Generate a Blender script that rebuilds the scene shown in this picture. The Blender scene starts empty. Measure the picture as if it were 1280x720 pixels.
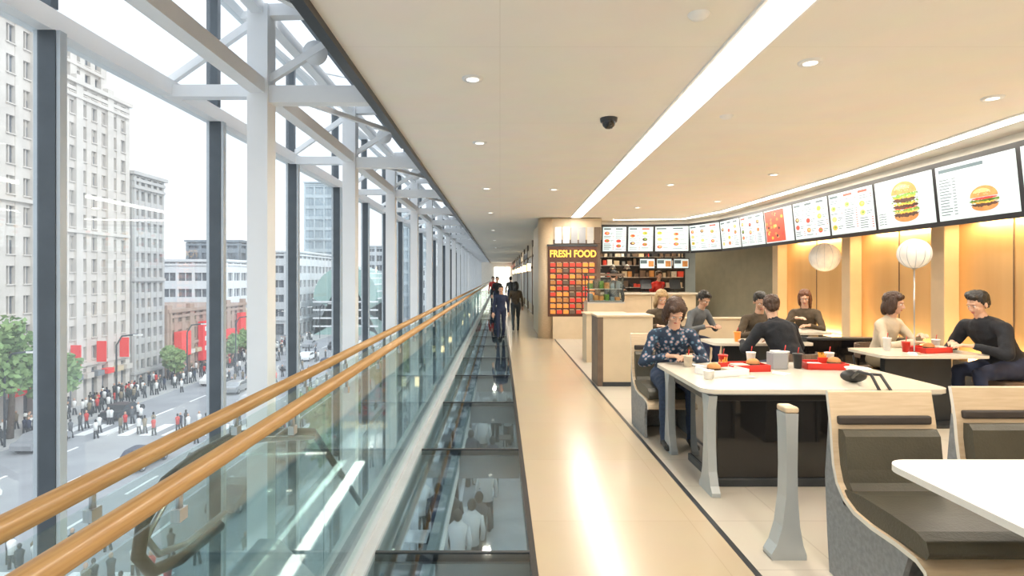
import bpy, bmesh, math, random
from mathutils import Vector, Matrix, noise
random.seed(7)
D=bpy.data; SC=bpy.context.scene; COL=SC.collection
V=Vector
# ------------------------------------------------------------------ materials
def mat(name,col,rough=.5,metal=0,emit=None,es=0,var=0,scale=5,bump=0,bscale=60,stretch=(1,1,1),col2=None,coat=0):
    m=D.materials.new(name); m.use_nodes=True; nt=m.node_tree; n=nt.nodes; l=nt.links
    b=n['Principled BSDF']; b.inputs['Base Color'].default_value=(*col,1); b.inputs['Roughness'].default_value=rough
    b.inputs['Metallic'].default_value=metal
    if coat: b.inputs['Coat Weight'].default_value=coat
    if emit: b.inputs['Emission Color'].default_value=(*emit,1); b.inputs['Emission Strength'].default_value=es
    if var or col2 or bump:
        tc=n.new('ShaderNodeTexCoord'); mp=n.new('ShaderNodeMapping'); mp.inputs['Scale'].default_value=stretch
        l.new(tc.outputs['Object'],mp.inputs['Vector'])
    if var or col2:
        no=n.new('ShaderNodeTexNoise'); no.inputs['Scale'].default_value=scale; no.inputs['Detail'].default_value=5
        l.new(mp.outputs[0],no.inputs['Vector'])
        cr=n.new('ShaderNodeValToRGB'); cr.color_ramp.elements[0].position=.35; cr.color_ramp.elements[1].position=.65
        c2=col2 or tuple(c*(1-var) for c in col)
        cr.color_ramp.elements[0].color=(*c2,1); cr.color_ramp.elements[1].color=(*col,1)
        l.new(no.outputs['Fac'],cr.inputs[0]); l.new(cr.outputs[0],b.inputs['Base Color'])
    if bump:
        nb=n.new('ShaderNodeTexNoise'); nb.inputs['Scale'].default_value=bscale; l.new(mp.outputs[0],nb.inputs['Vector'])
        bp=n.new('ShaderNodeBump'); bp.inputs['Strength'].default_value=bump; bp.inputs['Distance'].default_value=.01
        l.new(nb.outputs['Fac'],bp.inputs['Height']); l.new(bp.outputs[0],b.inputs['Normal'])
    return m
def glassmat(name,tint,base=.04,k=.6,rough=.0,power=4,haze=0):
    m=D.materials.new(name); m.use_nodes=True; nt=m.node_tree; n=nt.nodes; l=nt.links; n.clear()
    o=n.new('ShaderNodeOutputMaterial'); mx=n.new('ShaderNodeMixShader'); t=n.new('ShaderNodeBsdfTransparent'); g=n.new('ShaderNodeBsdfGlossy')
    t.inputs[0].default_value=(*tint,1); g.inputs['Roughness'].default_value=rough; g.inputs['Color'].default_value=(.95,1,1,1)
    lw=n.new('ShaderNodeLayerWeight'); lw.inputs['Blend'].default_value=.5
    p=n.new('ShaderNodeMath'); p.operation='POWER'; p.inputs[1].default_value=power
    ma=n.new('ShaderNodeMath'); ma.operation='MULTIPLY_ADD'; ma.inputs[1].default_value=k; ma.inputs[2].default_value=base
    l.new(lw.outputs['Facing'],p.inputs[0]); l.new(p.outputs[0],ma.inputs[0]); l.new(ma.outputs[0],mx.inputs[0])
    src=t.outputs[0]
    if haze:  # white translucent mix: haze put into the glass to brighten the view out
        tr=n.new('ShaderNodeBsdfTranslucent'); tr.inputs[0].default_value=(.95,.97,1,1); m2=n.new('ShaderNodeMixShader'); m2.inputs[0].default_value=haze
        l.new(t.outputs[0],m2.inputs[1]); l.new(tr.outputs[0],m2.inputs[2]); src=m2.outputs[0]
    l.new(src,mx.inputs[1]); l.new(g.outputs[0],mx.inputs[2]); l.new(mx.outputs[0],o.inputs[0])
    return m
M={}
def mk(k,*a,**w): M[k]=mat(k,*a,**w); return M[k]
def tilemat(name,c1,c2,mortar,sx,sy,rough,ms=.006):
    m=mat(name,c1,rough); nt=m.node_tree; n=nt.nodes; l=nt.links; b=n['Principled BSDF']
    tc=n.new('ShaderNodeTexCoord'); br=n.new('ShaderNodeTexBrick'); br.offset=0
    br.inputs['Color1'].default_value=(*c1,1); br.inputs['Color2'].default_value=(*c2,1); br.inputs['Mortar'].default_value=(*mortar,1)
    br.inputs['Scale'].default_value=1; br.inputs['Mortar Size'].default_value=ms; br.inputs['Brick Width'].default_value=sx; br.inputs['Row Height'].default_value=sy
    l.new(tc.outputs['Object'],br.inputs['Vector'])
    no=n.new('ShaderNodeTexNoise'); no.inputs['Scale'].default_value=2.5; no.inputs['Detail'].default_value=6; l.new(tc.outputs['Object'],no.inputs['Vector'])
    mx=n.new('ShaderNodeMixRGB'); mx.blend_type='MULTIPLY'; mx.inputs[0].default_value=.10
    l.new(br.outputs['Color'],mx.inputs[1]); l.new(no.outputs['Color'],mx.inputs[2]); l.new(mx.outputs[0],b.inputs['Base Color'])
    return m
M['floor']=tilemat('polished_stone',(.50,.405,.285),(.485,.39,.27),(.44,.35,.24),1.2,1.2,.22,.003)
M['floor2']=tilemat('dining_tile',(.55,.50,.42),(.53,.48,.40),(.45,.40,.33),.6,.6,.32,.005)
M['ceil']=tilemat('ceiling_panels',(.93,.885,.80),(.925,.88,.795),(.85,.80,.71),60,1.8,.9,.003)
mk('paint',(.82,.78,.70),.7,var=.05); mk('bulk',(.90,.84,.74),.8,var=.03)
mk('black',(.012,.012,.014),.3); mk('dark',(.035,.04,.045),.35,var=.2); mk('blackgloss',(.008,.007,.007),.06,coat=.5)
mk('mull',(.085,.10,.115),.4,.3,var=.15); mk('mulledge',(.50,.54,.57),.4,.2,var=.08); mk('white',(.86,.88,.90),.45,var=.03,scale=3); mk('steel',(.55,.56,.57),.3,.9,var=.1)
mk('greyp',(.30,.31,.33),.5,var=.1); mk('soffit',(.24,.28,.32),.6,var=.12)
mk('wood',(.54,.33,.14),.32,col2=(.43,.24,.09),scale=9,stretch=(14,.6,14),coat=.3)
mk('ply',(.64,.50,.34),.4,col2=(.57,.43,.28),scale=7,stretch=(1,8,10)); mk('plyedge',(.76,.71,.62),.4,var=.08)
mk('olive',(.075,.068,.048),.42,var=.2,bump=.15,bscale=90); mk('laminate',(.76,.73,.68),.3,var=.03)
mk('cream',(.62,.50,.34),.5,var=.06); mk('tabtop',(.70,.64,.54),.22,var=.04,coat=.2)
mk('legsil',(.46,.49,.50),.35,.35,var=.06); mk('gap',(.05,.04,.035),.6,var=.2)
mk('panelgrey',(.26,.27,.28),.5,var=.25,scale=40)
mk('strip',(1,1,1),.5,emit=(1,.95,.85),es=5); mk('lampdisc',(1,1,1),.5,emit=(1,.93,.78),es=3)
mk('gold',(.78,.54,.27),.34,.65,col2=(.72,.48,.23),scale=.9,stretch=(1,3,.3)); mk('pilaster',(.64,.51,.34),.5,var=.05)
mk('ow',(.22,.21,.155),.6,var=.1); mk('globe',(.75,.72,.66),.25,emit=(1,.90,.75),es=.22,var=.2,scale=9)
mk('menuscreen',(.30,.36,.36),.2,emit=(.78,.92,.94),es=.60,var=.14,scale=4); mk('ink',(.07,.11,.13),.5); mk('inkred',(.6,.05,.03),.5,emit=(.6,.05,.02),es=.3)
mk('bun',(.45,.19,.05),.5,emit=(.55,.23,.06),es=.3,var=.4,scale=14); mk('bunlight',(.72,.42,.16),.5,emit=(.75,.40,.15),es=.25,var=.25,scale=20); mk('patty',(.09,.035,.02),.7,var=.6,scale=30); mk('lettuce',(.18,.36,.05),.6,var=.5,scale=25); mk('cheese',(.85,.42,.05),.5,var=.1)
mk('redtray',(.60,.03,.02),.35,var=.06); mk('white2',(.85,.85,.83),.4,var=.04); mk('paper',(.7,.62,.5),.8,var=.2,scale=20)
mk('orange',(.85,.28,.05),.5,emit=(.9,.25,.04),es=.3); mk('red',(.55,.05,.03),.5,emit=(.6,.06,.03),es=.25); mk('yellow',(.9,.55,.08),.5,emit=(1,.5,.08),es=.7)
mk('signback',(.10,.035,.02),.5,var=.2); mk('brownstone',(.17,.115,.08),.5,var=.25)
mk('leaf',(.16,.28,.10),.7,col2=(.26,.38,.15),scale=1); mk('bark',(.16,.12,.09),.9,var=.3)
mk('warmlamp',(1,.8,.5),.5,emit=(1,.68,.32),es=5); mk('kitchenlight',(1,1,1),.5,emit=(1,.9,.75),es=3)
mk('asphalt',(.36,.37,.39),.9,var=.18,scale=.3); mk('pave',(.52,.52,.51),.9,var=.12,scale=.8); mk('roadpaint',(.9,.9,.9),.8,var=.1)
mk('stone',(.66,.61,.56),.8,var=.12,scale=.6); mk('stone2',(.50,.49,.48),.8,var=.1,scale=.4); mk('bwin',(.20,.22,.25),.3,var=.5,scale=.8); mk('carwin',(.06,.07,.08),.15)
mk('blind',(.55,.52,.48),.7,var=.2,scale=.9)
mk('brick',(.44,.32,.26),.85,var=.15,scale=.7); mk('modern',(.76,.78,.80),.6,var=.06,scale=.3); mk('darkb',(.24,.27,.30),.5,var=.2,scale=.3)
mk('blueglass',(.52,.60,.64),.25,.0,var=.15,scale=.2); mk('blueglass2',(.40,.48,.53),.2,var=.2,scale=.2); mk('greencopper',(.36,.54,.50),.4,var=.15,scale=.2); mk('storered',(.70,.04,.04),.6,emit=(.7,.04,.04),es=.3)
mk('concourse',(.46,.50,.52),.4,var=.35,scale=1.0); mk('rubber',(.02,.02,.02),.4)
M['win']=glassmat('window_glass',(.95,.98,.99),.03,.25,haze=.06); M['bal']=glassmat('balustrade_glass',(.90,.955,.95),.04,.35)
M['fglass']=glassmat('floor_glass',(.60,.68,.71),.05,.6,.03,3)
M['roofg']=glassmat('roof_glass',(.93,.96,.98),.04,.3)
mk('skin1',(.60,.36,.25),.5,var=.06,scale=20); mk('skin2',(.46,.27,.18),.5,var=.06,scale=20); mk('lips',(.45,.13,.11),.45); mk('eyew',(.8,.8,.78),.2); mk('iris',(.03,.02,.015),.15)
mk('hairblack',(.015,.012,.01),.45,var=.4,scale=60,bump=.5,bscale=150); mk('hairbrown',(.06,.026,.012),.45,var=.4,scale=60,bump=.5,bscale=150); mk('hairred',(.17,.06,.025),.45,var=.4,scale=60,bump=.5,bscale=150); mk('hairblond',(.42,.28,.13),.5,var=.3,scale=60,bump=.5,bscale=150)
mk('sweater',(.010,.012,.018),.85,var=.3,scale=40,bump=.3,bscale=120); mk('jeans',(.03,.05,.10),.85,var=.3,scale=50,bump=.2); mk('creamjk',(.60,.51,.38),.8,var=.12,scale=12,bump=.2)
mk('brownjk',(.09,.065,.04),.85,var=.3,scale=20); mk('greyjk',(.12,.13,.14),.85,var=.2); mk('navy',(.02,.03,.07),.85,var=.2); mk('shoe',(.015,.015,.015),.5); mk('khaki',(.25,.20,.13),.85,var=.1)
def floral():
    m=mat('floral_cloth',(.03,.04,.07),.8); nt=m.node_tree; n=nt.nodes; l=nt.links
    tc=n.new('ShaderNodeTexCoord'); v=n.new('ShaderNodeTexVoronoi'); v.inputs['Scale'].default_value=24
    l.new(tc.outputs['Object'],v.inputs['Vector']); cr=n.new('ShaderNodeValToRGB'); e=cr.color_ramp.elements
    e[0].position=.0; e[0].color=(.72,.66,.66,1); e[1].position=.48; e[1].color=(.015,.03,.06,1)
    a=e.new(.26); a.color=(.35,.20,.20,1); a=e.new(.36); a.color=(.08,.20,.30,1)
    l.new(v.outputs['Distance'],cr.inputs[0]); l.new(cr.outputs[0],n['Principled BSDF'].inputs['Base Color']); return m
M['floral']=floral()
# ------------------------------------------------------------------ mesh builder
class MB:
    def __init__(s): s.v=[];s.f=[];s.m=[];s.sm=[];s.mats=[];s.T=Matrix.Identity(4)
    def mi(s,k):
        m=M[k]
        if m not in s.mats: s.mats.append(m)
        return s.mats.index(m)
    def add(s,vs,fs,k,smooth=False):
        o=len(s.v); i=s.mi(k)
        s.v+=[tuple(s.T@V(p)) for p in vs]
        for f in fs: s.f.append([o+a for a in f]); s.m.append(i); s.sm.append(smooth)
    def box(s,a,b,k):
        x0,y0,z0=a;x1,y1,z1=b
        s.add([(x0,y0,z0),(x1,y0,z0),(x1,y1,z0),(x0,y1,z0),(x0,y0,z1),(x1,y0,z1),(x1,y1,z1),(x0,y1,z1)],
              [(0,3,2,1),(4,5,6,7),(0,1,5,4),(1,2,6,5),(2,3,7,6),(3,0,4,7)],k)
    def cbox(s,c,sz,k): s.box([c[i]-sz[i]/2 for i in range(3)],[c[i]+sz[i]/2 for i in range(3)],k)
    def beam(s,p0,p1,w,h,k):
        p0=V(p0);p1=V(p1);d=(p1-p0).normalized(); up=V((0,0,1)) if abs(d.z)<.95 else V((0,1,0))
        u=d.cross(up).normalized()*w/2; v=u.cross(d).normalized()*h/2
        s.add([p0-u-v,p0+u-v,p0+u+v,p0-u+v,p1-u-v,p1+u-v,p1+u+v,p1-u+v],[(0,1,2,3),(7,6,5,4),(0,4,5,1),(1,5,6,2),(2,6,7,3),(3,7,4,0)],k)
    def tube(s,pts,r,k,n=12,closed=False,rs=None):
        pts=[V(p) for p in pts]; vs=[];fs=[];N=len(pts); pu=None
        for i,p in enumerate(pts):
            d=(pts[min(i+1,N-1)]-pts[max(i-1,0)]).normalized()
            if pu is None:
                up=V((0,0,1)) if abs(d.z)<.9 else V((1,0,0)); u=d.cross(up).normalized()
            else: u=(pu-d*pu.dot(d)).normalized()
            pu=u; w=d.cross(u); rr=rs[i] if rs else r
            for j in range(n):
                a=2*math.pi*j/n; vs.append(p+(u*math.cos(a)+w*math.sin(a))*rr)
        for i in range(N-1):
            for j in range(n): fs.append((i*n+j,i*n+(j+1)%n,(i+1)*n+(j+1)%n,(i+1)*n+j))
        fs.append(tuple(range(n-1,-1,-1))); fs.append(tuple((N-1)*n+j for j in range(n)))
        s.add(vs,fs,k,True)
    def cyl(s,p0,p1,r0,k,r1=None,n=20): s.tube([p0,p1],r0,k,n,rs=[r0,r0 if r1 is None else r1])
    def prism(s,pts,a,b,k,axis='x',smooth=False):
        n=len(pts)
        def P(p,t): return (t,p[0],p[1]) if axis=='x' else ((p[0],t,p[1]) if axis=='y' else (p[0],p[1],t))
        vs=[P(p,a) for p in pts]+[P(p,b) for p in pts]
        s.add(vs,[tuple(range(n))[::-1],tuple(range(n,2*n))],k)
        s.add(vs,[(i,(i+1)%n,n+(i+1)%n,n+i) for i in range(n)],k,smooth)
    def lathe(s,prof,c,k,n=24):
        vs=[];N=len(prof)
        for r,z in prof:
            for j in range(n):
                a=2*math.pi*j/n; vs.append((c[0]+r*math.cos(a),c[1]+r*math.sin(a),c[2]+z))
        fs=[(i*n+j,i*n+(j+1)%n,(i+1)*n+(j+1)%n,(i+1)*n+j) for i in range(N-1) for j in range(n)]
        s.add(vs,fs,k,True)
    def ell(s,c,r,k,R=None,n=16,m=10):
        vs=[];fs=[]
        for i in range(m+1):
            t=math.pi*i/m
            for j in range(n):
                a=2*math.pi*j/n; p=V((r[0]*math.sin(t)*math.cos(a),r[1]*math.sin(t)*math.sin(a),r[2]*math.cos(t)))
                if R: p=R@p
                vs.append(V(c)+p)
        for i in range(m):
            for j in range(n): fs.append((i*n+j,(i+1)*n+j,(i+1)*n+(j+1)%n,i*n+(j+1)%n))
        s.add(vs,fs,k,True)
    def build(s,name,bev=0,weld=False,seg=2):
        me=D.meshes.new(name); me.from_pydata(s.v,[],s.f)
        for m in s.mats: me.materials.append(m)
        me.polygons.foreach_set('material_index',s.m); me.polygons.foreach_set('use_smooth',s.sm); me.update()
        bm=bmesh.new(); bm.from_mesh(me)
        if weld: bmesh.ops.remove_doubles(bm,verts=bm.verts,dist=1e-5)
        bmesh.ops.recalc_face_normals(bm,faces=bm.faces); bm.to_mesh(me); bm.free()
        ob=D.objects.new(name,me); COL.objects.link(ob)
        if bev:
            md=ob.modifiers.new('bev','BEVEL'); md.width=bev; md.segments=seg; md.limit_method='ANGLE'; md.angle_limit=.7
        return ob
def TR(loc,yaw=0,sc=1): return Matrix.Translation(V(loc))@Matrix.Rotation(yaw,4,'Z')@Matrix.Scale(sc,4)
def simple(name,a,b,k,bev=0):
    m=MB(); m.box(a,b,k); return m.build(name,bev)
# ------------------------------------------------------------------ room shell
Y0,Y1=-3.0,62.0
simple('floor_walkway',(.2,Y0,-.3),(1.32,Y1,0),'floor')
simple('floor_dining',(1.355,Y0,-.3),(7.2,18.5,0),'floor2')
simple('trim_floor_line',(1.32,Y0,-.3),(1.355,Y1,.002),'dark')
simple('ceiling',(-1.0,Y0,3.0),(7.2,Y1,3.25),'ceil')
m=MB(); m.box((-1.07,Y0,2.95),(-1.0,Y1,3.3),'black'); m.build('trim_ceiling_edge')
simple('wall_right',(6.6,Y0,0),(7.0,13.2,3.0),'gold')
simple('wall_near',(-1.0,Y0-.2,-.3),(7.2,Y0,3.25),'paint')
simple('wall_end',(-3,Y1,-.3),(7.2,Y1+.2,3.25),'paint')
m=MB(); m.prism([(5.7,16.6),(6.6,13.2),(7.0,13.2),(6.1,16.9)],0,3.0,'ow','z'); m.build('wall_corner')
simple('wall_kitchen',(1.4,17.8,0),(7.2,18.0,3.0),'ow')
simple('wall_corridor',(1.36,18.0,0),(1.6,Y1,3.0),'cream')
m=MB()
for y in (13.2,10.5,8.3,6.3,4.3,2.2,0.1,-2.0):
    m.box((6.38,y-.13,0),(6.6,y+.13,3.0),'pilaster')
m.box((6.5,Y0,0),(6.6,13.2,.35),'dark'); m.build('wall_pilasters',.01)
def area(name,loc,rot,sx,sy,e,c,shape='RECTANGLE'):
    li=D.lights.new(name,'AREA'); li.shape=shape; li.size=sx; li.size_y=sy; li.energy=e; li.color=c
    o=D.objects.new(name,li); COL.objects.link(o); o.location=loc; o.rotation_euler=rot; return o
m=MB()
for y0,y1 in ((10.7,13.0),(8.5,10.3),(6.5,8.1),(4.5,6.1)):
    m.box((6.50,y0,2.30),(6.6,y1,2.36),'pilaster'); m.box((6.50,y0+.2,.36),(6.58,y1-.2,.40),'warmlamp')
    m.box((6.588,(y0+y1)/2-.006,.4),(6.6,(y0+y1)/2+.006,2.3),'brownstone')
    area('wall_wash_lamp',(6.44,(y0+y1)/2,2.28),(0,-.35,0),.06,(y1-y0)*.85,22,(1,.70,.36))
    area('wall_wash_lamp',(6.44,(y0+y1)/2,.42),(0,math.pi+.35,0),.06,(y1-y0)*.85,12,(1,.66,.32))
m.build('wall_washer_coves')
m=MB(); m.box((-.74,Y0,-.03),(.17,Y1,-.004),'fglass'); m.build('floor_glass')
m=MB(); m.box((.165,Y0,-.12),(.2,Y1,.003),'black')
y=-2.5
while y<Y1:
    m.box((-.74,y-.012,-.05),(.17,y+.012,.001),'dark'); m.box((-.74,y-.04,-.25),(.17,y+.04,-.05),'greyp'); y+=1.9
m.box((-.43,Y0,-.20),(-.36,Y1,-.05),'white'); m.box((-.78,Y0,-.4),(-.70,Y1,.02),'mulledge'); m.box((-.66,Y0,-.2),(-.64,Y1,-.1),'greyp')
m.build('trim_glass_floor_frame')
m=MB(); m.box((-2.75,Y0,-5.2),(4,Y1,-5.0),'concourse')
for i in range(34):
    y=2+i*1.3; x=random.uniform(-2.3,.6); w=random.uniform(.3,.6)
    k=random.choice(['white','greyp','white2','brownstone'])
    m.box((x,y,-4.28),(x+w,y+.6,-4.25),k); m.cyl((x+w/2,y+.3,-5),(x+w/2,y+.3,-4.28),.03,'steel',n=8)
m.box((-1.2,Y0,-5),(-1.1,Y1,-4.97),'white'); m.box((.8,Y0,-5),(.95,Y1,-.3),'paint'); m.build('floor_concourse')
for y in (3,9,16,26,40): area('concourse_fill',(.45,y,-.5),(0,-.25,0),.25,4.5,130,(.92,.97,1))  # added fill lights without fixtures, brighten the concourse below the glass floor
# ------------------------------------------------------------------ ceiling lights
def strip(name,pts,w,k='strip'):
    m=MB()
    for (a,b) in zip(pts[:-1],pts[1:]):
        a=V((*a,2.992)); b=V((*b,2.992)); m.beam(a,b,w,.03,k)
        m.beam(a+V((0,0,.004)),b+V((0,0,.004)),w+.05,.025,'white2')
        d=(b-a); L=d.length
        area(name+'_glow',(a+b)/2+V((0,0,-.03)),(0,0,-math.atan2(d.x,d.y)),w,L,L*17,(1,.92,.80))
    return m.build(name)
strip('ceiling_light_strip',[(1.33,-2.5),(1.52,3),(1.86,13.9)],.23)
strip('ceiling_light_strip',[(4.68,-2.5),(4.72,5.2),(4.92,8.0),(4.95,12.6),(4.6,14.3),(2.9,14.55)],.13)
m=MB()
for x,y in ((-.2,4.17),(-.22,6.17),(-.22,9.4),(-.22,13),(-.22,18),(-.22,23),(-.22,29),(2.1,3.85),(4.0,4.62),(3.9,8.1),(2.7,9),(2.9,12),(4.2,11),(.9,9.5)):
    m.lathe([(0,0),(.045,0)],(x,y,2.988),'lampdisc'); m.lathe([(.045,-.004),(.075,-.004),(.08,.01)],(x,y,2.992),'white2')
m.build('recessed_downlights')
for i,(x,y) in enumerate(((-.2,4.17),(-.22,9.4),(4.0,4.62),(3.9,8.1),(2.9,12),(-.22,23),(.6,34),(.6,48))):
    area('downlight_lamp',(x,y,2.97),(0,0,0),.12,.12,14 if y<20 else 30,(1,.9,.75),'DISK')
m=MB(); m.lathe([(0,-.10),(.03,-.095),(.055,-.07),(.065,-.035),(.065,-.02)],(1.0,5.23,3.0),'blackgloss'); m.lathe([(.0,-.035),(.075,-.035),(.08,0)],(1.0,5.23,3.0),'dark'); m.build('security_camera_dome')
for x,y in ((1.1,3.15),(2.05,5.15)):
    m=MB(); m.lathe([(0,-.03),(.04,-.025),(.055,-.01),(.06,0)],(x,y,3.0),'white2'); m.build('smoke_detector')
# ------------------------------------------------------------------ curtain wall
XF=-2.8
ys=[3.5+2.05*k for k in range(-3,28)]
m=MB()
for y in ys:
    m.box((XF-.02,y-.035,-13),(XF+.09,y+.035,3.05),'mull'); m.box((XF+.09,y-.028,-13),(XF+.115,y+.028,3.05),'mulledge'); m.box((XF-.05,y-.028,-13),(XF-.02,y+.028,3.05),'mulledge')
    m.box((XF-.05,y-.03,3.2),(XF+.06,y+.03,4.4),'mull')
for z in (-5.1,-1.55): m.box((XF-.05,Y0,z-.05),(XF+.07,Y1,z+.05),'mulledge')
m.build('curtain_wall_mullions')
m=MB(); m.box((XF-.015,Y0,-13),(XF-.01,Y1,4.4),'win'); m.build('window_1')
m=MB()
m.box((XF-.08,Y0,3.05),(XF+.08,Y1,3.18),'white'); m.box((XF-.08,Y0,4.35),(XF+.1,Y1,4.5),'white')
cy=[4.77+2.84*k for k in range(-2,20)]
m.box((-2.06,Y0,3.06),(-1.94,Y1,3.18),'white'); m.box((-2.05,Y0,3.72),(-1.95,Y1,3.82),'white'); m.box((-1.14,Y0,4.0),(-1.0,Y1,4.16),'white')
for y in cy:
    m.box((-2.085,y-.085,-13),(-1.915,y+.085,3.8),'white')
    m.box((-2.0,y-.06,2.99),(-1.05,y+.06,3.13),'white'); m.box((XF,y-.05,3.04),(-2.0,y+.05,3.14),'white')
    m.beam((-2.0,y,3.76),(-1.05,y,3.78),.10,.10,'white')
    m.beam((-2.0,y,3.15),(-1.1,y,3.72),.05,.06,'white'); m.beam((-2.0,y,3.72),(XF,y,3.16),.05,.06,'white')
    m.beam((XF,y,4.4),(-1.05,y,4.05),.07,.1,'white')
    m.cyl((-1.55,y-.02,3.42),(-1.55,y+.02,3.42),.10,'white')
    m.beam((-2.0,y,3.76),(XF,y+1.42,4.38),.05,.06,'white'); m.beam((-2.0,y,3.76),(XF,y-1.42,4.38),.05,.06,'white')
    m.beam((-2.0,y,3.13),(-1.06,y+1.42,3.08),.04,.04,'white')
m.build('atrium_steel_frame')
m=MB()
for y in cy:
    m.box((-1.80,y+.12,3.86),(-1.0,y+2.72,3.92),'soffit'); m.box((-1.6,y+1.38,3.80),(-1.0,y+1.44,3.86),'mull')
    m.box((-1.0,y+.08,3.25),(-.95,y+2.76,4.0),'soffit')
m.build('trim_soffit_panels')
m=MB(); m.add([(XF,Y0,4.5),(XF,Y1,4.5),(-1,Y1,4.18),(-1,Y0,4.18)],[(0,1,2,3)],'roofg'); m.build('window_2')
# ------------------------------------------------------------------ balustrades
def balustrade(x,z0,zr,name,step):
    m=MB(); y=-2.0
    while y<Y1-2:
        m.box((x-.004,y+.008,z0),(x+.004,y+step-.008,zr-.05),'bal')
        for t in (.25,.75): 
            m.cyl((x,y+step*t,zr-.07),(x,y+step*t,zr),.008,'steel',n=10); m.cbox((x,y+step*t,zr-.075),(.022,.035,.03),'steel')
        y+=step
    m.tube([(x,-2,zr),(x,y,zr)],.027,'wood',20)
    m.box((x-.025,-2,z0-.1),(x+.025,y,z0+.05),'mulledge')
    return m.build(name)
balustrade(-.775,0.0,1.05,'glass_balustrade',1.5)
balustrade(-.985,-.15,1.05,'glass_balustrade',1.5)
m=MB(); ex=-1.38
loop=[(ex,4.2,.40),(ex,3.4,.62),(ex,2.95,.72),(ex,2.6,.73),(ex,2.35,.70),(ex,2.2,.60),(ex,2.17,.48),(ex,2.25,.38),(ex,2.45,.33),(ex,2.8,.32)]
m.tube(loop,.026,'rubber',14); m.tube([(ex,p[1]+(.05 if i>3 else 0),p[2]-.045 if i<6 else p[2]+.045) for i,p in enumerate(loop)],.014,'steel',10)
m.prism([(2.35,.33),(2.3,.62),(2.6,.68),(3.0,.66),(4.2,.34),(7.5,-2.2),(7.5,-3.0),(3.2,-.05),(2.6,-.05)],ex-.005,ex+.005,'bal')
m.prism([(2.3,-.05),(2.3,-.35),(3.4,-.45),(8.5,-4.99),(8.5,-4.4),(3.4,-.02)],ex-.06,ex+.06,'mulledge')
m.tube([(ex,4.2,.40),(ex,7.5,-2.15)],.026,'rubber',12)
m.build('escalator_handrail')
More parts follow.
